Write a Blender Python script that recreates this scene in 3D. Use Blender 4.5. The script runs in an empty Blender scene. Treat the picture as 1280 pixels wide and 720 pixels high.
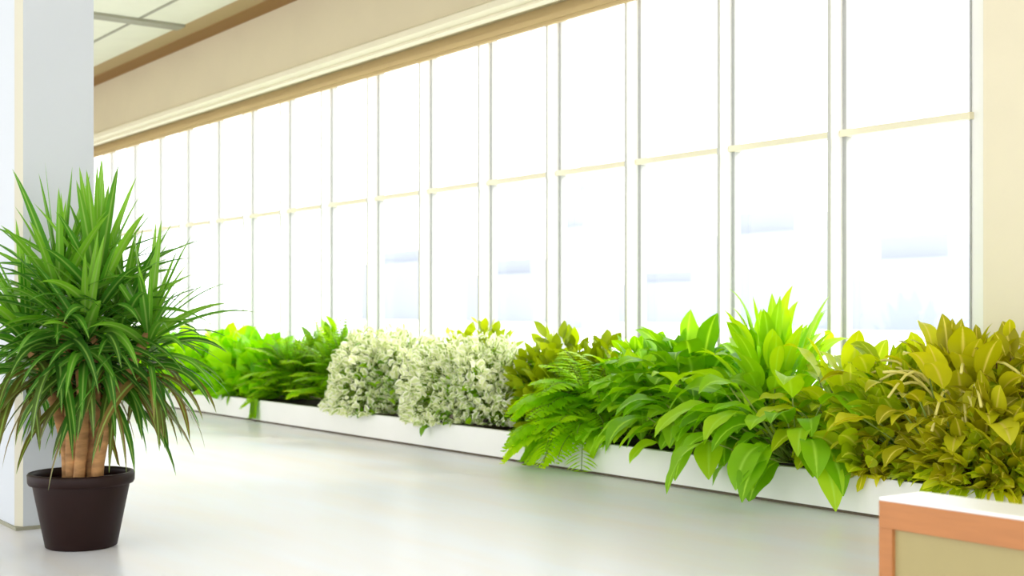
import bpy, math, random
from mathutils import Vector, Matrix
R = math.radians
scene = bpy.context.scene
col = scene.collection

# ------------------------------------------------------------ camera
CAM_H = 1.25
F_PX = 1600.0
cam_d = bpy.data.cameras.new('camera'); cam = bpy.data.objects.new('camera', cam_d); col.objects.link(cam)
cam_d.sensor_width = 36.0; cam_d.lens = 36.0 * F_PX / 1280.0
cam_d.shift_y = 31.0 / 1280.0
cam_d.clip_end = 2000
YAW = R(143.4)                       # viewing direction in plan, the window wall runs along X
V = (math.cos(YAW), math.sin(YAW)); RT = (math.sin(YAW), -math.cos(YAW))
cam.location = (0, 0, CAM_H)
cam.rotation_euler = (R(90), 0, YAW - R(90))
cam_d.dof.use_dof = True; cam_d.dof.focus_distance = 7.4; cam_d.dof.aperture_fstop = 2.1
scene.camera = cam

# ------------------------------------------------------------ light
world = bpy.data.worlds.new('world'); scene.world = world; world.use_nodes = True
wn = world.node_tree.nodes; wl = world.node_tree.links
wn.clear()
w_out = wn.new('ShaderNodeOutputWorld'); w_bg = wn.new('ShaderNodeBackground')
w_tc = wn.new('ShaderNodeTexCoord'); w_sep = wn.new('ShaderNodeSeparateXYZ'); w_ramp = wn.new('ShaderNodeValToRGB')
w_map = wn.new('ShaderNodeMapRange'); w_map.inputs[1].default_value = -0.2; w_map.inputs[2].default_value = 1.0
wl.new(w_tc.outputs['Generated'], w_sep.inputs[0]); wl.new(w_sep.outputs[2], w_map.inputs[0])
wl.new(w_map.outputs[0], w_ramp.inputs[0]); wl.new(w_ramp.outputs[0], w_bg.inputs[0]); wl.new(w_bg.outputs[0], w_out.inputs[0])
w_ramp.color_ramp.elements[0].color = (0.965, 0.965, 1.0, 1)
w_ramp.color_ramp.elements[1].color = (0.90, 0.94, 1.0, 1)
w_bg.inputs[1].default_value = 2.9

sun_d = bpy.data.lights.new('sun', 'SUN'); sun = bpy.data.objects.new('sun', sun_d); col.objects.link(sun)
sun_d.energy = 3.6; sun_d.angle = R(14); sun_d.color = (1.0, 0.93, 0.80)
sd = Vector((0.72, 0.72, 0.58)).normalized()      # towards the sun, upper right behind the glass
sun.rotation_euler = sd.to_track_quat('Z', 'Y').to_euler()

vs = scene.view_settings
vs.view_transform = 'Standard'; vs.look = 'None'; vs.gamma = 1.0; vs.use_curve_mapping = False
vs.exposure = 0.08

# ------------------------------------------------------------ helpers
def srgb(r, g, b):
    f = lambda c: (c / 255 / 12.92) if c / 255 <= 0.04045 else ((c / 255 + 0.055) / 1.055) ** 2.4
    return (f(r), f(g), f(b), 1)

def at(px, y):                       # plan X of the point at depth plane y that lies on picture column px
    t = (px - 640) / F_PX
    dx = V[0] + t * RT[0]; dy = V[1] + t * RT[1]
    return y * dx / dy

def mat(name, color, rough=0.6, metal=0.0, spec=0.5, var=0.0, scale=4.0, bump=0.0, stretch=(1, 1, 1)):
    m = bpy.data.materials.new(name); m.use_nodes = True
    n = m.node_tree.nodes; l = m.node_tree.links; p = n['Principled BSDF']
    p.inputs['Roughness'].default_value = rough; p.inputs['Metallic'].default_value = metal
    p.inputs['Specular IOR Level'].default_value = spec
    p.inputs['Base Color'].default_value = color
    if var or bump:
        tc = n.new('ShaderNodeTexCoord'); mp = n.new('ShaderNodeMapping'); mp.inputs['Scale'].default_value = stretch
        nz = n.new('ShaderNodeTexNoise'); nz.inputs['Scale'].default_value = scale; nz.inputs['Detail'].default_value = 5
        l.new(tc.outputs['Object'], mp.inputs[0]); l.new(mp.outputs[0], nz.inputs[0])
        if var:
            rp = n.new('ShaderNodeValToRGB')
            rp.color_ramp.elements[0].position = .3; rp.color_ramp.elements[1].position = .7
            rp.color_ramp.elements[0].color = tuple(c * (1 - var) for c in color[:3]) + (1,)
            rp.color_ramp.elements[1].color = tuple(min(1, c * (1 + var)) for c in color[:3]) + (1,)
            l.new(nz.outputs[0], rp.inputs[0]); l.new(rp.outputs[0], p.inputs['Base Color'])
        if bump:
            b = n.new('ShaderNodeBump'); b.inputs['Strength'].default_value = bump; b.inputs['Distance'].default_value = .02
            l.new(nz.outputs[0], b.inputs['Height']); l.new(b.outputs[0], p.inputs['Normal'])
    return m

def leaf_mat(name, dark, mid, light, rib=None, ribw=0.75, trans=0.35, rough=0.4, edge=None):
    """leaf tissue: hue differs from leaf to leaf (attribute 'tone'), rib or margin by attribute 'mid'"""
    m = bpy.data.materials.new(name); m.use_nodes = True
    n = m.node_tree.nodes; l = m.node_tree.links; p = n['Principled BSDF']; out = n['Material Output']
    at_ = n.new('ShaderNodeAttribute'); at_.attribute_name = 'tone'
    rp = n.new('ShaderNodeValToRGB'); e = rp.color_ramp.elements
    e[0].color = dark; e[1].color = light; x = e.new(.5); x.color = mid
    l.new(at_.outputs['Fac'], rp.inputs[0]); last = rp.outputs[0]
    a2 = n.new('ShaderNodeAttribute'); a2.attribute_name = 'mid'
    if rib:
        mr = n.new('ShaderNodeMapRange'); mr.inputs[1].default_value = ribw; mr.inputs[2].default_value = 1.0
        l.new(a2.outputs['Fac'], mr.inputs[0])
        mx = n.new('ShaderNodeMix'); mx.data_type = 'RGBA'; mx.inputs[7].default_value = rib
        l.new(mr.outputs[0], mx.inputs[0]); l.new(last, mx.inputs[6]); last = mx.outputs[2]
    if edge:
        mr = n.new('ShaderNodeMapRange'); mr.inputs[1].default_value = .75; mr.inputs[2].default_value = .15
        l.new(a2.outputs['Fac'], mr.inputs[0])
        mx = n.new('ShaderNodeMix'); mx.data_type = 'RGBA'; mx.inputs[7].default_value = edge
        l.new(mr.outputs[0], mx.inputs[0]); l.new(last, mx.inputs[6]); last = mx.outputs[2]
    l.new(last, p.inputs['Base Color'])
    p.inputs['Roughness'].default_value = rough; p.inputs['Specular IOR Level'].default_value = .35
    tr = n.new('ShaderNodeBsdfTranslucent'); hs = n.new('ShaderNodeHueSaturation')
    hs.inputs['Saturation'].default_value = 1.1; hs.inputs['Value'].default_value = 1.5; hs.inputs['Hue'].default_value = .498
    l.new(last, hs.inputs['Color']); l.new(hs.outputs[0], tr.inputs[0])
    ms = n.new('ShaderNodeMixShader'); ms.inputs[0].default_value = trans
    l.new(p.outputs[0], ms.inputs[1]); l.new(tr.outputs[0], ms.inputs[2]); l.new(ms.outputs[0], out.inputs[0])
    return m

class MB:
    def __init__(s): s.v = []; s.f = []; s.tone = []; s.mid = []; s.clamp = None
    def add(s, vs_, fs, tone=.5, mid=None):
        b = len(s.v); s.v += [tuple(x) for x in vs_]; s.f += [tuple(i + b for i in f) for f in fs]
        s.tone += [tone] * len(vs_); s.mid += (mid or [0] * len(vs_)); return s
    def box(s, x0, x1, y0, y1, z0, z1):
        v = [(x, y, z) for x in (x0, x1) for y in (y0, y1) for z in (z0, z1)]
        return s.add(v, [(0, 1, 3, 2), (4, 6, 7, 5), (0, 4, 5, 1), (2, 3, 7, 6), (0, 2, 6, 4), (1, 5, 7, 3)])
    def tube(s, pts, rad, n=6, tone=.5):
        vs_ = []; fs = []
        for i, p in enumerate(pts):
            p = Vector(p); q = Vector(pts[min(i + 1, len(pts) - 1)]) - Vector(pts[max(i - 1, 0)])
            q.normalize(); a = q.cross(Vector((0.3, .1, 1)) if abs(q.z) < .9 else Vector((1, 0, 0))).normalized(); b = q.cross(a)
            r = rad[i] if isinstance(rad, (list, tuple)) else rad
            for k in range(n):
                an = 2 * math.pi * k / n; vs_.append(p + a * math.cos(an) * r + b * math.sin(an) * r)
        for i in range(len(pts) - 1):
            for k in range(n):
                fs.append((i * n + k, i * n + (k + 1) % n, (i + 1) * n + (k + 1) % n, (i + 1) * n + k))
        fs.append(tuple(reversed(range(n)))); fs.append(tuple(range((len(pts) - 1) * n, len(pts) * n)))
        return s.add(vs_, fs, tone)
    def lathe(s, prof, n=48, cap=True):
        vs_ = []; fs = []
        for r, z in prof:
            for k in range(n):
                a = 2 * math.pi * k / n; vs_.append((r * math.cos(a), r * math.sin(a), z))
        for i in range(len(prof) - 1):
            for k in range(n):
                fs.append((i * n + k, i * n + (k + 1) % n, (i + 1) * n + (k + 1) % n, (i + 1) * n + k))
        if cap: fs.append(tuple(reversed(range(n)))); fs.append(tuple(range((len(prof) - 1) * n, len(prof) * n)))
        return s.add(vs_, fs)
    def build(s, name, m, parent=None, loc=None, smooth=False, bevel=0):
        me = bpy.data.meshes.new(name); v = s.v
        if s.clamp: v = [s.clamp(p) for p in v]
        me.from_pydata(v, [], s.f); me.materials.append(m)
        if any(s.mid):
            a = me.attributes.new('tone', 'FLOAT', 'POINT'); a.data.foreach_set('value', s.tone)
            a = me.attributes.new('mid', 'FLOAT', 'POINT'); a.data.foreach_set('value', s.mid)
        if smooth: me.polygons.foreach_set('use_smooth', [True] * len(me.polygons))
        me.update()
        o = bpy.data.objects.new(name, me); col.objects.link(o)
        if loc: o.location = loc
        if parent: o.parent = parent
        if bevel:
            b = o.modifiers.new('bevel', 'BEVEL'); b.width = bevel; b.segments = 3; b.limit_method = 'ANGLE'
        return o

def empty(name, loc, label=None, cat=None, group=None, kind=None):
    o = bpy.data.objects.new(name, None); col.objects.link(o); o.location = loc; o.empty_display_size = .1
    return tag(o, label, cat, group, kind)
def tag(o, label=None, cat=None, group=None, kind=None):
    for k, v in (('label', label), ('category', cat), ('group', group), ('kind', kind)):
        if v: o[k] = v
    return o
def struct(o): o['kind'] = 'structure'; return o

# leaf outline: half width at 0..1
def sh_blade(s): return min(1, .45 + s * 3) * max(0, 1 - s ** 2.6) ** .9
def sh_lance(s): return math.sin(math.pi * min(1, s ** .85)) ** .85 if 0 < s < 1 else 0.03
def sh_broad(s): return math.sin(math.pi * min(1, s ** .62)) ** .7 if 0 < s < 1 else 0.03
def leaf(M, p, d, L, W, droop, shape=sh_lance, segs=7, fold=.25, tone=.5, twist=0.0, wave=0.0, cols=2):
    p = Vector(p); d = Vector(d).normalized(); vs_ = []; mid = []; fs = []
    ph = random.random() * 6
    side0 = None
    ks = list(range(-cols, cols + 1)); nc = len(ks)
    for i in range(segs + 1):
        s = i / segs
        side = d.cross(Vector((0, 0, 1)))
        if side.length < .25:
            side = side0 if side0 else Vector((random.uniform(-1, 1), random.uniform(-1, 1), 0))
            side = side - d * side.dot(d)
        side.normalize()
        if side0 and side.dot(side0) < 0: side = -side
        side0 = side.copy()
        sd_ = side.copy()
        if twist: sd_ = Matrix.Rotation(twist, 3, d) @ sd_
        nrm = sd_.cross(d)
        w = W * .5 * shape(s)
        for k in ks:
            q = k / cols
            off = sd_ * (w * q) + nrm * (abs(q) * w * fold + wave * w * math.sin(ph + s * 11 + (2 if q > 0 else 0)) * abs(q))
            vs_.append(p + off); mid.append(1 - abs(q) if w > 1e-4 else 1)
        p = p + d * (L / segs)
        d = (d + Vector((0, 0, -droop / segs * (.5 + s)))).normalized()
    for i in range(segs):
        for k in range(nc - 1):
            a = i * nc + k; fs.append((a, a + 1, a + nc + 1, a + nc))
    mid = [max(x, .001) for x in mid]
    M.add(vs_, fs, tone, mid)

def arc(p, q, sag=.1, n=4):          # a stalk from p to q that bows upward
    p = Vector(p); q = Vector(q)
    return [p.lerp(q, i / n) + Vector((0, 0, sag * math.sin(math.pi * i / n))) for i in range(n + 1)]

# ------------------------------------------------------------ materials
M_floor = bpy.data.materials.new('polished_floor'); M_floor.use_nodes = True
n = M_floor.node_tree.nodes; l = M_floor.node_tree.links; p = n['Principled BSDF']
tc = n.new('ShaderNodeTexCoord'); mp = n.new('ShaderNodeMapping'); mp.inputs['Scale'].default_value = (.3, 1.8, 1)
nz = n.new('ShaderNodeTexNoise'); nz.inputs['Scale'].default_value = 1.6; nz.inputs['Detail'].default_value = 6
rp = n.new('ShaderNodeValToRGB'); rp.color_ramp.elements[0].position = .3; rp.color_ramp.elements[1].position = .72
rp.color_ramp.elements[0].color = (.77, .72, .72, 1); rp.color_ramp.elements[1].color = (.74, .77, .88, 1)
l.new(tc.outputs['Object'], mp.inputs[0]); l.new(mp.outputs[0], nz.inputs[0]); l.new(nz.outputs[0], rp.inputs[0]); l.new(rp.outputs[0], p.inputs['Base Color'])
p.inputs['Roughness'].default_value = .30; p.inputs['Specular IOR Level'].default_value = .6

M_ceil = mat('ceiling_paint', srgb(226, 226, 206), .85, var=.03, scale=2)
M_corner_shade = mat('corner_shade_brown', srgb(150, 112, 62), .8)  # darkest shade of the ceiling corner, put into the colour
M_joint = mat('ceiling_joint_grey', srgb(150, 148, 128), .6)
M_beam = mat('beam_warm_plaster', srgb(206, 194, 162), .85, var=.03, scale=1.2)
M_mould = mat('moulding_cream', srgb(226, 218, 190), .6)
M_soffit = mat('soffit_ochre', srgb(196, 172, 122), .7)
M_pier = mat('pier_plaster', srgb(240, 230, 204), .85, var=.02, scale=2)  # beige plaster, warm glow from the right partly put into it
M_pillar = mat('pillar_paint', srgb(203, 208, 214), .55, var=.015, scale=1.5)
M_pillar_edge_shade = mat('pillar_edge_shade_beige', srgb(205, 200, 180), .7)  # shadow band down the pillar corner, painted onto its chamfer
M_mull = mat('white_aluminium', srgb(252, 252, 250), .45)
M_gask = mat('grey_gasket', srgb(176, 178, 178), .6)
M_cap = mat('satin_grey_aluminium', srgb(204, 204, 198), .5)
M_transom = mat('glow_cream_aluminium', srgb(240, 232, 204), .5)  # cream tint stands in for warm glow on the frames
M_plant = mat('planter_white', srgb(243, 243, 238), .5, var=.015, scale=3)
M_plinth = mat('plinth_brown', srgb(96, 84, 66), .7)
M_soil = mat('dark_soil', srgb(70, 48, 30), .95, var=.4, scale=30, bump=.6)
M_wood = mat('orange_wood', srgb(186, 122, 70), .45, var=.07, scale=5, stretch=(1, 8, 8))
M_panel = mat('cream_panel', srgb(172, 158, 108), .6, var=.02, scale=3)
M_top = mat('white_counter', srgb(250, 250, 250), .25)
M_pot = mat('brown_plastic', srgb(34, 16, 13), .5, spec=.2, var=.06, scale=6)
M_bark = mat('tan_bark', srgb(186, 138, 88), .85, var=.35, scale=9, bump=.5, stretch=(1, 1, 3))
M_stem = mat('green_stem', srgb(120, 140, 50), .6)
M_twig = mat('brown_stem', srgb(122, 92, 44), .7)
M_stalk = mat('pale_stalk', srgb(226, 216, 120), .5)
M_ground = mat('pale_paving', srgb(235, 236, 236), .9)
M_bld = mat('pale_concrete', srgb(164, 168, 176), .9)

M_glass = bpy.data.materials.new('window_glass'); M_glass.use_nodes = True
n = M_glass.node_tree.nodes; l = M_glass.node_tree.links; n.remove(n['Principled BSDF'])
tr = n.new('ShaderNodeBsdfTransparent'); tr.inputs[0].default_value = (.985, .995, .99, 1)
gl = n.new('ShaderNodeBsdfGlossy'); gl.inputs['Roughness'].default_value = .02
ms = n.new('ShaderNodeMixShader'); ms.inputs[0].default_value = .03; l.new(tr.outputs[0], ms.inputs[1]); l.new(gl.outputs[0], ms.inputs[2])
l.new(ms.outputs[0], n['Material Output'].inputs[0])

G = srgb
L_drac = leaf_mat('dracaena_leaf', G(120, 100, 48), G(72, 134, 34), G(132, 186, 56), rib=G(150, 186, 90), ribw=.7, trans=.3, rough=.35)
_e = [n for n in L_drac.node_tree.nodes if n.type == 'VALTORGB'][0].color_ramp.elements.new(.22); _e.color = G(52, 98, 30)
L_lime = leaf_mat('lime_leaf', G(112, 188, 10), G(160, 218, 14), G(196, 234, 30), trans=.42)
L_green = leaf_mat('green_leaf', G(80, 128, 12), G(122, 170, 16), G(160, 204, 30), trans=.38)
L_fern = leaf_mat('fern_leaf', G(120, 170, 12), G(164, 210, 18), G(206, 232, 44), trans=.5)
L_cream = leaf_mat('variegated_leaf', G(150, 176, 80), G(196, 208, 140), G(232, 236, 196), trans=.35, edge=G(255, 255, 240))
L_olive = leaf_mat('olive_leaf', G(124, 142, 10), G(160, 182, 16), G(204, 214, 40), trans=.4)
L_big = leaf_mat('broad_green_leaf', G(98, 158, 10), G(142, 196, 16), G(190, 222, 36), rib=G(184, 222, 80), ribw=.82, trans=.42, rough=.45)
L_glow_yg = leaf_mat('glow_yellow_green_leaf', G(140, 164, 8), G(176, 198, 14), G(214, 222, 36), rib=G(216, 222, 90), ribw=.82, trans=.42, rough=.45)  # step from green to gold, glow painted into the leaf
L_glow_gold = leaf_mat('glow_golden_leaf', G(152, 146, 8), G(184, 186, 14), G(220, 218, 50), rib=G(232, 220, 110), ribw=.82, trans=.42, rough=.45)  # gold stands in for warm light over the right-hand plants

# ------------------------------------------------------------ structure
X0, X1 = -27.8, 4.0         # far end, near end of the hall
W = 7.8                     # glass plane
ZC = 5.04; ZS = 4.08        # ceiling, soffit
ZT = 2.60                   # transom
struct(MB().box(X0, X1 + 3, -7, 8.3, -.2, 0).build('floor', M_floor))
struct(MB().box(X0, X1 + 3, -7, 6.86, ZC, ZC + .2).build('ceiling', M_ceil))
struct(MB().box(X0, X1 + 3, 6.58, 6.86, ZC - .004, ZC + .02).build('trim_shade_1', mat('corner_shade_tan', srgb(176, 152, 108), .8)))  # added tan strip, outer step of the painted shade along the beam
struct(MB().box(X0, X1 + 3, 6.86, 7.14, ZC - .012, ZC + .2).build('trim_shade_5', M_corner_shade))  # added brown strip, inner and darker step of that painted shade
# joints of the ceiling panels
j = MB()
for x in (-24.6, -20.4, -16.2, -12.0, -7.8): j.box(x - .13, x + .13, -7, 6.58, ZC - .035, ZC + .01)
for y in (-3, -.0, 3, 5.97): j.box(X0, X1 + 3, y - .018, y + .018, ZC - .012, ZC + .01)
struct(j.build('trim_2', M_joint))
# beam over the windows, its moulding and soffit
b = MB().box(X0, X1 + 3, 7.14, 7.61, ZS + .10, ZC + .2).box(X0, X1 + 3, 7.61, 8.3, ZS + .5, ZC + .2)
struct(b.build('wall_top', M_beam))
m_ = MB()
prof = [(7.14, ZS + .16), (7.08, ZS + .12), (7.08, ZS + .06), (7.20, ZS + .045), (7.20, ZS + .02), (7.30, ZS + .02), (7.30, ZS + .16)]
vs_ = [(x, y, z) for x in (X0, X1 + 3) for (y, z) in prof]; k = len(prof)
m_.add(vs_, [tuple(range(k)), tuple(reversed(range(k, 2 * k)))] + [(i, i + k, (i + 1) % k + k, (i + 1) % k) for i in range(k)])
struct(m_.build('trim_3', M_mould))
struct(MB().box(X0, X1 + 3, 7.57, 7.61, ZS - .073, ZS + .099).box(X0, X1 + 3, 7.545, 7.57, ZS - .045, ZS + .01).build('trim_4', M_soffit))
# end wall and the wall strip under the glass
struct(MB().box(X0 - .2, X0, -7, 8.3, 0, ZC + .2).build('wall_left', M_beam))
struct(MB().box(X0, X1 + 3, W - .02, 8.3, 0, .22).build('wall_back', M_mull))
XP = at(1229, 7.66)          # pier edge
pier = MB().box(XP, X1 + 3, 7.66, 8.3, .22, ZS + .5); struct(pier.build('wall_right', M_pier))
# glazing bays
S = .1465 * W
XE = at(1222, W) 
i = 0; x = XP - .005
edges = [XE - S * k for k in range(0, 22)]
for i in range(len(edges) - 1):
    xr, xl = edges[i], edges[i + 1]
    if xl < X0: break
    xc = (xl + xr) / 2
    root = empty('window_%d' % (i + 1), (xc, W, .22), kind='structure')
    def loc(mb, nm, m, bev=0):
        o = mb.build(nm, m, root, bevel=bev); return o
    h = ZS - .22 + .5
    hs_ = S / 2
    if i == 0:
        loc(MB().box(hs_ - .03, hs_ + (XP - xr) + .0, -.02, .04, 0, h), 'jamb', M_mull)
        loc(MB().box(hs_ - .045, hs_ - .03, -.03, .04, 0, h), 'gasket', M_gask)
    loc(MB().box(-hs_ - .015, -hs_ + .015, -.16, .03, 0, h), 'mullion', M_mull)
    loc(MB().box(-hs_ - .017, -hs_ + .017, -.168, -.156, 0, h), 'cover_cap', M_cap)
    loc(MB().box(-hs_ + .015, -hs_ + .05, -.03, .04, 0, h), 'gasket', M_gask)
    loc(MB().box(-hs_ + .015, hs_ - .015, -.07, .03, ZT - .22 - .022, ZT - .22 + .026), 'transom', M_transom)
    loc(MB().box(-hs_ + .015, hs_ - .015, -.05, .03, 0, .06), 'sill', M_mull)
    loc(MB().box(-hs_ + .03, hs_ - .03, .005, .02, .05, ZT - .25), 'pane', M_glass)
    loc(MB().box(-hs_ + .03, hs_ - .03, .005, .02, ZT - .18, h), 'pane', M_glass)
# outside: paving and pale hazy buildings
struct(MB().box(-400, 200, 8.3, 500, -.6, -.5).build('ground', M_ground))
def building(px, y, w, d, h, label, steps):
    root = empty('building', (at(px, y), y, -.5), label, 'building', 'buildings far outside')
    MB().box(-w / 2, w / 2, -d / 2, d / 2, 0, h).build('tower', M_bld, root)
    z = h
    for (sx, sh) in steps:
        MB().box(-w / 2 * sx, w / 2 * sx, -d / 2 * sx, d / 2 * sx, z, z + sh).build('roof_block', M_bld, root); z += sh
building(732, 90, 5, 5, 11, 'slim pale tower faintly seen through the glass left of the wide mullion gap', [(.6, 4), (.2, 5)])
building(850, 160, 26, 14, 7, 'low wide pale building outside behind the tall leafy plant at centre right', [(.5, 2)])
building(985, 130, 16, 14, 12, 'pale blocky building outside above the spiky bright green plant', [(.6, 3)])
building(1160, 110, 20, 12, 7, 'low pale building outside the last window beside the beige pier', [(.4, 2.5)])
building(660, 150, 22, 14, 9, 'faint pale building outside above the white-leaved bush', [(.5, 3)])
building(520, 170, 30, 14, 14, 'broad faint building outside between the centre left mullions', [(.6, 3)])

# pillar on the left
pl = MB(); px0, px1, py0, py1, c = -8.05, -7.59, 2.10, 2.54, .055
pts = [(px0, py0), (px1 - c, py0), (px1, py0 + c * .6), (px1, py1), (px0, py1)]
k = len(pts); vs_ = [(x, y, z) for z in (0, ZC) for (x, y) in pts]
pl.add(vs_, [tuple(reversed(range(k))), tuple(range(k, 2 * k))] + [(i, (i + 1) % k, (i + 1) % k + k, i + k) for i in range(k)])
pil = struct(pl.build('wall_pillar', M_pillar)); pil.data.materials.append(M_pillar_edge_shade)
pil.data.polygons[3].material_index = 1
struct(MB().box(px0 - .012, px1 + .012, py0 - .012, py1 + .012, 0, .02).build('baseboard_left', M_joint))

# ------------------------------------------------------------ long trough
YF, YB, ZP = 6.42, 7.62, .245
root = empty('planter_trough', (-12, 7.0, 0), 'long low white planter trough running along the foot of the windows', 'planter')
xa, xb = X0 + .3 + 12, X1 + 12
tb = MB(); w_ = .05
tb.box(xa, xb, YF - 7, YF - 7 + w_, .02, ZP); tb.box(xa, xb, YB - 7 - w_, YB - 7, .02, ZP)
tb.box(xa, xa + w_, YF - 7 + w_, YB - 7 - w_, .02, ZP); tb.box(xb - w_, xb, YF - 7 + w_, YB - 7 - w_, .02, ZP)
tb.box(xa + w_, xb - w_, YF - 7 + w_, YB - 7 - w_, .02, .05)
tb.build('trough', M_plant, root)
MB().box(xa + .01, xb - .01, YF - 7 + .015, YB - 7 - .01, 0, .02).build('plinth', M_plinth, root)
MB().box(xa + w_, xb - w_, YF - 7 + w_, YB - 7 - w_, .05, .20).build('soil', M_soil, root)
ZSOIL = .20

# ------------------------------------------------------------ low partition at the bottom right
bx, by = -2.83, 3.70; BW, BD, BH = 3.2, .24, .60
root = empty('low_partition', (bx + BW / 2, by + BD / 2, 0), 'low orange-wood framed partition with cream panel and white top at bottom right', 'partition')
h2 = BW / 2; d2 = BD / 2
MB().box(-h2, h2, -d2, d2, BH - .006, BH + .006).build('top', M_top, root, bevel=.003)
f = MB(); f.box(-h2, h2, -d2, d2, BH - .10, BH - .006); f.build('top_rail', M_wood, root, bevel=.002)
MB().box(-h2, -h2 + .055, -d2, d2, 0, BH - .10).build('stile', M_wood, root, bevel=.002)
MB().box(h2 - .055, h2, -d2, d2, 0, BH - .10).build('stile', M_wood, root, bevel=.002)
MB().box(-h2 + .055, h2 - .055, -d2, d2, 0, .06).build('bottom_rail', M_wood, root, bevel=.002)
MB().box(-h2 + .055, h2 - .055, -d2 + .018, d2 - .018, .06, BH - .10).build('panel', M_panel, root)

# ------------------------------------------------------------ potted dracaena
random.seed(11)
PX, PY = -6.89, 2.24
root = empty('potted_dracaena', (PX, PY, 0), 'tall spiky dracaena with several tan trunks in dark brown plastic pot beside the pillar', 'potted plant')
pot = MB().lathe([(.175, 0), (.185, .006), (.252, .345), (.252, .352), (.232, .352), (.225, .33), (.17, .02)], 64).build('pot', M_pot, root, smooth=True)
MB().lathe([(.250, .335), (.268, .338), (.274, .350), (.276, .390), (.270, .398), (.252, .398), (.246, .385), (.244, .335), (.250, .335)], 64, cap=False).build('rim', M_pot, pot, smooth=True)
MB().lathe([(.2, .28), (.234, .335), (.234, .345), (.12, .352), (.01, .35)], 40).build('soil', M_soil, root, smooth=True)
def off(dx, dy, z): return Vector((RT[0] * dx + V[0] * dy, RT[1] * dx + V[1] * dy, z))   # dx to the right, dy away from the camera
trunks = [((-.05, .0), (-.12, .0, 1.40)), ((.0, -.05), (.03, -.03, 1.10)), ((.04, .03), (.08, .02, 1.38)), ((.085, -.01), (.36, .0, 1.14)), ((-.10, .08), (-.33, .10, 1.12)), ((.02, .09), (.16, .16, 1.15))]
for (a, b_) in trunks:
    p0 = off(a[0], a[1], .34); p1 = off(*b_); pts = []; rr = []
    kx = random.uniform(-.03, .03)
    for i in range(9):
        s = i / 8; sp = s ** 1.7
        pts.append(Vector((p0.x + (p1.x - p0.x) * sp + kx * math.sin(s * 7), p0.y + (p1.y - p0.y) * sp - kx * math.sin(s * 5), p0.z + (p1.z - p0.z) * s)))
        rr.append(.034 - .010 * s + random.uniform(-.003, .003))
    MB().tube(pts, rr, 12).build('trunk', M_bark, root, smooth=True)
crowns = [(-.12, .0, 1.38, 88, .60, 1.05, .55), (.08, .02, 1.38, 100, .62, 1.05, .60), (.36, .0, 1.14, 66, .54, .85, .30), (.16, .16, 1.16, 74, .60, 1.0, .32), (-.33, .10, 1.14, 70, .56, 1.0, .32), (.03, -.03, 1.12, 50, .56, 1.0, .22)]
for (dx, dy, z, cnt, LL, wsc, span) in crowns:
    lm = MB(); c = off(dx, dy, z)
    for i in range(cnt):
        t = (i + random.random()) / cnt
        el = R(86 - 112 * t ** .8 + random.uniform(-12, 10)); az = i * 2.39996 + random.uniform(-.4, .4)
        d = Vector((math.cos(az) * math.cos(el), math.sin(az) * math.cos(el), math.sin(el)))
        L = LL * random.uniform(.75, 1.12)
        zz = .04 - span * t ** 1.3
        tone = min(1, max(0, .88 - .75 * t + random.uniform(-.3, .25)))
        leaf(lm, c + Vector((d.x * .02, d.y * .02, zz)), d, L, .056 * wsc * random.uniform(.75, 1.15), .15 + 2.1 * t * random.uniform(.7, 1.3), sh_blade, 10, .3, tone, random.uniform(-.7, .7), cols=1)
    lim = PX - px1
    def clampf(p, lim=px1 + .015 - PX):
        x, y, z = p
        if x < lim and (py0 - PY - .02) < y < (py1 - PY + .02): x = lim
        rr_ = math.hypot(x, y)
        if z < .41 and rr_ < .29: z = .41
        return (x, y, max(z, .02))
    lm.clamp = clampf
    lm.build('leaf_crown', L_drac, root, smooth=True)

# ------------------------------------------------------------ plants of the trough
def clampers(X, Y):
    def fn(p):
        x, y, z = p
        y = min(y, 7.60 - Y)
        if y + Y > YF - .03: z = max(z, ZP + .015 - ZSOIL)
        elif z + ZSOIL < .04: z = .04 - ZSOIL
        return (x, y, z)
    return fn

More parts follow.
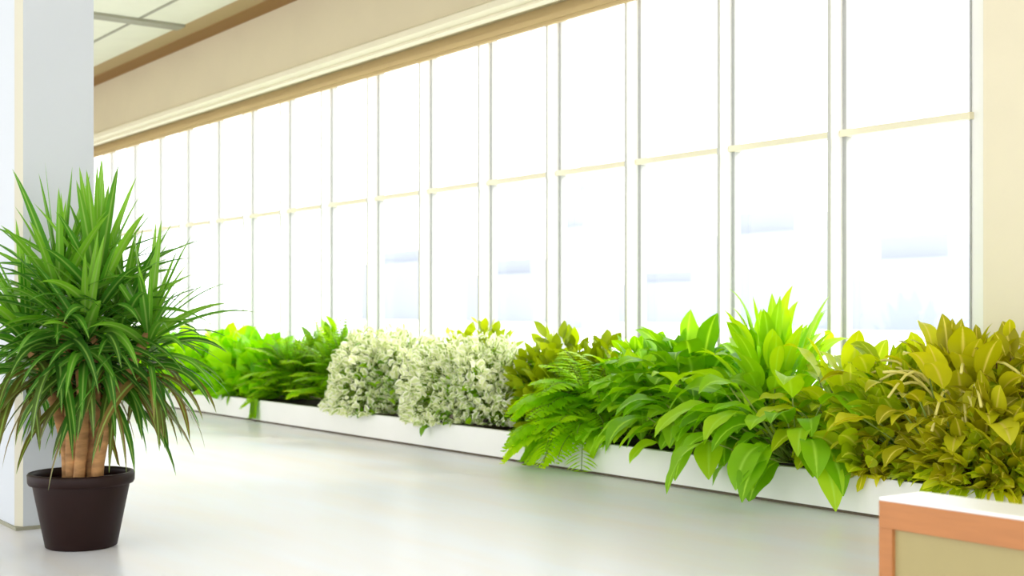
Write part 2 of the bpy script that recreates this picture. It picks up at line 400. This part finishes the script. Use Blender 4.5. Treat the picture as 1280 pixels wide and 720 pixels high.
def bush(name, label, cat, px, Y, rx, ry, h, n, LL, WW, m, shape=sh_lance, droop=(.6, 1.4), up=.35, group=None, fold=.2, segs=6,
         stem=M_stem, stalk=True, seed=1, inner=.45, wave=0.0, elmin=-.1, tones=(0, 1), cols=1, trunkn=5, X=None, jit=.45, tw=.5, under=None):
    random.seed(seed)
    X = at(px, Y) if X is None else X
    root = empty(name, (X, Y, ZSOIL), label, cat, group)
    lm = MB(); lm.clamp = clampers(X, Y); st = MB(); st.clamp = clampers(X, Y)
    heads = []
    for k in range(trunkn):
        a = 6.28 * k / trunkn + random.random(); e = Vector((math.cos(a) * rx * .45, math.sin(a) * ry * .45, h * random.uniform(.5, .75)))
        q = Vector((math.cos(a) * .05, math.sin(a) * .05, -.02))
        st.tube([q, q.lerp(e, .5) + Vector((0, 0, .05)), e], [.011, .009, .006], 6); heads.append(e)
    for i in range(n):
        a = random.uniform(0, 2 * math.pi); se = random.uniform(elmin, 1); ce = math.sqrt(max(0, 1 - se * se))
        r = inner + (1 - inner) * random.random() ** .6
        r *= 1 + .13 * math.sin(3 * a + seed) * ce + .10 * math.sin(5 * a + 4 * se + seed * 2)
        p = Vector((rx * math.cos(a) * ce * r, ry * math.sin(a) * ce * r, max(.05, h * se * r + .06)))
        d = Vector((math.cos(a) * ce, math.sin(a) * ce, se * .8 + up)).normalized() + Vector([random.uniform(-jit, jit) for _ in range(3)])
        L = LL * random.uniform(.65, 1.2); 
        p = p - d.normalized() * L * .35
        p.z = max(.03, p.z)
        tone = tones[0] + (tones[1] - tones[0]) * random.random()
        leaf(lm, p, d, L, WW * L / LL * random.uniform(.8, 1.2), random.uniform(*droop), shape, segs, fold, tone, random.uniform(-tw, tw), wave, cols)
        if stalk and (i % 3 == 0):
            hd = min(heads, key=lambda q: (q - p).length)
            st.tube(arc(hd * .8, p, .03, 3), .004, 5)
    lm.build('foliage', m, root, smooth=True); st.build('stem', stem, root, smooth=True)
    if under:
        um = MB(); um.clamp = clampers(X, Y)
        for i in range(500):
            a = random.uniform(0, 6.283); se = random.uniform(0, 1); ce = math.sqrt(1 - se * se); r = random.uniform(.55, .86)
            p = Vector((rx * math.cos(a) * ce * r, ry * math.sin(a) * ce * r, max(.04, h * se * r)))
            leaf(um, p, Vector((math.cos(a), math.sin(a), se)) + Vector([random.uniform(-.7, .7) for _ in range(3)]), .14, .07, 1.0, sh_lance, 4, .2, random.random(), random.uniform(-1, 1), 0, 1)
        um.build('inner_foliage', under, root, smooth=True)
    return root

def rosette(name, label, cat, px, Y, n, LL, WW, m, elr=(15, 88), droop=(.8, 2.0), shape=sh_lance, group=None, seed=1, pet=.25,
            fold=.2, wave=.0, segs=9, stem=M_stem, X=None, lens=(.6, 1.1), z0=0.0, tones=(0, 1), upstart=0.0):
    random.seed(seed)
    X = at(px, Y) if X is None else X
    root = empty(name, (X, Y, ZSOIL), label, cat, group)
    lm = MB(); lm.clamp = clampers(X, Y); st = MB(); st.clamp = clampers(X, Y)
    for i in range(n):
        el = R(random.uniform(*elr)); az = i * 2.39996 + random.uniform(-.4, .4)
        d = Vector((math.cos(az) * math.cos(el), math.sin(az) * math.cos(el), math.sin(el)))
        L = LL * random.uniform(*lens); ps = pet * random.uniform(.6, 1.6)
        b0 = Vector((random.uniform(-.07, .07), random.uniform(-.07, .07), -.01)); du = (d + Vector((0, 0, .5))).normalized()
        p = b0 + du * ps + Vector((0, 0, z0 * random.random()))
        st.tube(arc(b0, p, .0, 3), [.009, .008, .007, .005], 6)
        leaf(lm, p, d, L, WW * random.uniform(.75, 1.2), random.uniform(*droop), shape, segs, fold, tones[0] + (tones[1] - tones[0]) * random.random(), random.uniform(-.35, .35), wave, 2)
    lm.build('foliage', m, root, smooth=True); st.build('stem', stem, root, smooth=True)
    return root

def fern(name, label, px, Y, n, LL, m, group=None, seed=1, elr=(10, 75), droop=(1.2, 2.2), z0=.25, pw=.13, X=None, tones=(0, 1), bias=None):
    random.seed(seed)
    X = at(px, Y) if X is None else X
    root = empty(name, (X, Y, ZSOIL), label, 'fern', group)
    lm = MB(); lm.clamp = clampers(X, Y); st = MB(); st.clamp = clampers(X, Y)
    for i in range(n):
        el = R(random.uniform(*elr)); az = i * 2.39996 + random.uniform(-.3, .3)
        d = Vector((math.cos(az) * math.cos(el), math.sin(az) * math.cos(el), math.sin(el)))
        if bias: d = (d + Vector(bias) * random.random()).normalized()
        L = LL * random.uniform(.7, 1.15); dr = random.uniform(*droop); N = 22
        p = Vector((random.uniform(-.06, .06), random.uniform(-.06, .06), z0 * random.random())); pts = [p.copy()]
        tone = tones[0] + (tones[1] - tones[0]) * random.random()
        for k in range(N):
            s = k / N; p = p + d * (L / N); d = (d + Vector((0, 0, -dr / N * (.5 + s)))).normalized(); pts.append(p.copy())
            if k < 3: continue
            side = d.cross(Vector((0, 0, 1)))
            if side.length < .05: side = Vector((1, 0, 0))
            side.normalize(); w = pw * math.sin(math.pi * min(1, (s * .9 + .12))) ** .8
            for sg in (-1, 1):
                dd = (side * sg + d * .45 + Vector((0, 0, -.12 + random.uniform(-.1, .1)))).normalized()
                leaf(lm, p, dd, w * random.uniform(.9, 1.1), L / N * 1.45, .5, sh_lance, 3, .1, min(1, max(0, tone + random.uniform(-.12, .12))), 0, 0, 1)
        st.tube(pts[::3], .0035, 5)
    lm.build('foliage', m, root, smooth=True); st.build('stem', M_stem, root, smooth=True)
    return root

# far left, behind the dracaena
for k, (X, lab) in enumerate([(-22.6, 'green bush at the far end of the trough, half hidden by the dracaena leaves'),
                              (-21.2, 'green bush behind the right-hand leaves of the dracaena, second from the far end'),
                              (-19.8, 'green bush just past the dracaena leaf tips')]):
    bush('leafy_bush', lab, 'bush', 0, 7.0, .80, .58, .64, 400, .22, .11, L_green, seed=20 + k, X=X, group='bushes at the far end', tones=(0, .7))
bush('leafy_bush', 'mid green bush left of the lime green bushes in the trough', 'bush', 0, 7.0, .78, .58, .68, 440, .22, .12, L_green, seed=30, X=-18.4, tones=(.4, 1))
# lime broad-leaved
kw = dict(up=.5, tw=1.0, under=L_green)
bush('lime_bush', 'farthest bright lime green broad-leaved bush in the trough', 'bush', 0, 6.95, .84, .62, .64, 460, .28, .20, L_lime, sh_broad, seed=31, X=-17.1, **kw)
bush('lime_bush', 'bright lime bush with a raised yellow-green tip, middle of the broad-leaved three', 'bush', 0, 6.95, .80, .62, .70, 460, .28, .20, L_lime, sh_broad, seed=32, X=-15.8, tones=(.3, 1), **kw)
bush('lime_bush', 'pure bright green broad-leaved bush left of the feathery green ferns', 'bush', 0, 6.95, .84, .62, .62, 460, .28, .20, L_lime, sh_broad, seed=33, X=-14.5, tones=(0, .7), **kw)
# feathery
fern('feathery_fern', 'feathery green fern beside the bright green broad-leaved bush', 0, 6.95, 105, .72, L_fern, seed=41, X=-13.6, elr=(5, 88), z0=.30, tones=(0, .7), pw=.16, droop=(.8, 1.8))
fern('feathery_fern', 'feathery green fern leaning against the left white-leaved bush', 0, 7.05, 105, .74, L_fern, seed=42, X=-12.7, elr=(10, 88), z0=.32, tones=(0, .9), pw=.16, droop=(.6, 1.6))
bush('leafy_bush', 'mid green fine-leaved bush rising behind the two feathery ferns', 'bush', 0, 7.25, 1.10, .32, .80, 620, .20, .10, L_green, seed=43, X=-13.25, up=.6, tones=(.3, 1), tw=1, droop=(.2, .9))
bush('leafy_bush', 'bright green small-leaved bush behind the drooping fern and its right neighbour', 'bush', 800, 7.2, .50, .34, .72, 420, .20, .12, L_big, seed=44, up=.6, tones=(.1, .8), tw=1, droop=(.2, .9))
# white variegated
for (X, Y, rx, h, lab, sd_) in [(-11.35, 6.88, .86, .80, 'left of the two bushes with small cream-white variegated leaves', 51),
                                 (-9.80, 6.88, .86, .74, 'right of the two bushes with small cream-white variegated leaves', 52)]:
    bush('variegated_bush', lab, 'bush', 0, Y, rx, .60, h, 3200, .088, .066, L_cream, sh_broad, seed=sd_, X=X, segs=3, inner=.72, up=.3, trunkn=9, wave=.2, jit=.9, tw=1.5, under=L_green, tones=(.1, 1))
bush('yellow_green_shrub', 'yellow-green shrub rising behind the white-leaved bushes', 'shrub', 600, 7.26, .90, .26, .88, 620, .13, .08, L_olive, seed=55, tones=(.3, 1), elmin=.3, up=.7, droop=(.1, .7), tw=1)
# olive
bush('olive_shrub', 'olive green shrub right of the white-leaved bushes', 'shrub', 698, 7.05, .60, .48, .80, 620, .19, .10, L_olive, seed=61, up=.5, droop=(.3, 1.1), tones=(0, .7), trunkn=8, tw=1, under=L_green)
bush('olive_shrub', 'small rounded olive green shrub behind the drooping bright fern', 'shrub', 760, 7.2, .36, .34, .74, 300, .19, .10, L_olive, seed=62, up=.5, droop=(.3, 1.1), tones=(0, .6), tw=1, under=L_green)
fern('drooping_fern', 'bright green fern drooping over the trough edge in front of olive shrub', 738, 6.72, 90, .74, L_fern, seed=63, elr=(0, 65), z0=.38, droop=(1.1, 2.2), tones=(.3, 1), bias=(-.3, -.6, 0), pw=.19)
# broad green
rosette('broad_leaf_plant', 'bright green broad-leaved plant just right of the drooping fern', 'plant', 800, 6.85, 120, .36, .17, L_big, (-5, 82), (1., 2.2), sh_lance, seed=71, pet=.34, wave=.15, tones=(.2, .9))
rosette('broad_leaf_plant', 'rounded broad-leaved green plant below the mullion left of the spear leaves', 'plant', 862, 7.0, 150, .40, .22, L_big, (5, 88), (1.2, 2.6), sh_broad, seed=72, pet=.46, wave=.18, tones=(0, .6))
rosette('broad_leaf_plant', 'broad-leaved plant spilling leaves over the trough edge at centre right', 'plant', 895, 6.74, 110, .42, .18, L_big, (-10, 60), (1.3, 2.6), sh_lance, seed=73, pet=.42, wave=.1, tones=(.1, .8))
rosette('spear_leaf_plant', 'tallest bright green plant with upright pointed spear leaves', 'plant', 965, 7.0, 110, .52, .12, L_big, (25, 90), (.5, 1.9), sh_lance, seed=74, pet=.50, tones=(.5, 1))
rosette('drooping_leaf_plant', 'plant with large pointed green leaves hanging lowest over the white trough', 'plant', 1000, 6.66, 95, .50, .18, L_big, (-15, 45), (1.6, 2.8), sh_lance, seed=75, pet=.44, wave=.18, tones=(.1, .8))
# right-hand plants, the warm glow is put into their leaf colours
rosette('glow_tinted_plant', 'broad-leaved plant tinted yellow-green for the glow, left of the golden-tinted shrubs', 'plant', 1070, 6.95, 130, .36, .17, L_glow_yg, (0, 85), (.8, 2.2), sh_broad, seed=81, pet=.42, wave=.15, tones=(.2, 1))
bush('glow_tinted_shrub', 'shrub tinted yellow-green for the glow, below the last window', 'shrub', 1125, 6.8, .50, .50, .72, 520, .22, .13, L_glow_yg, seed=82, tones=(0, .9), stem=M_twig, trunkn=8, tw=1, under=L_glow_gold)
g = rosette('glow_tinted_plant', 'plant with leaves tinted golden for the glow and thin pale curved stalks in front of the pier edge', 'plant', 1200, 6.85, 190, .33, .145, L_glow_gold, (0, 88), (.8, 2.2), sh_lance, seed=83, pet=.50, wave=.1, tones=(.1, 1))
random.seed(84); st = MB(); st.clamp = clampers(0, 6.85)
for k in range(20):
    a = random.uniform(3.3, 6.1); q = Vector((math.cos(a) * random.uniform(.3, .62), math.sin(a) * random.uniform(.35, .6), random.uniform(.3, .75)))
    st.tube(arc((random.uniform(-.1, .1), 0, .25), q, random.uniform(.12, .3), 8), .009, 6)
st.build('stalk', M_stalk, g, smooth=True)
bush('glow_tinted_shrub', 'olive shrub tinted golden for the glow, against the pier at the right picture edge', 'shrub', 1278, 6.95, .54, .50, .84, 700, .20, .11, L_glow_gold, seed=85, tones=(0, .9), stem=M_twig, trunkn=8, tw=1, under=L_glow_yg)
bush('glow_tinted_shrub', 'olive shrub tinted golden for the glow, drooping behind the white partition top', 'shrub', 1225, 6.62, .60, .28, .46, 360, .24, .12, L_glow_gold, seed=86, tones=(0, .8), stem=M_twig, tw=1, under=L_glow_yg)
bush('leafy_bush', 'green bush in the trough beyond the right picture edge', 'bush', 0, 6.95, .6, .5, .7, 260, .24, .11, L_green, seed=87, X=-3.2)
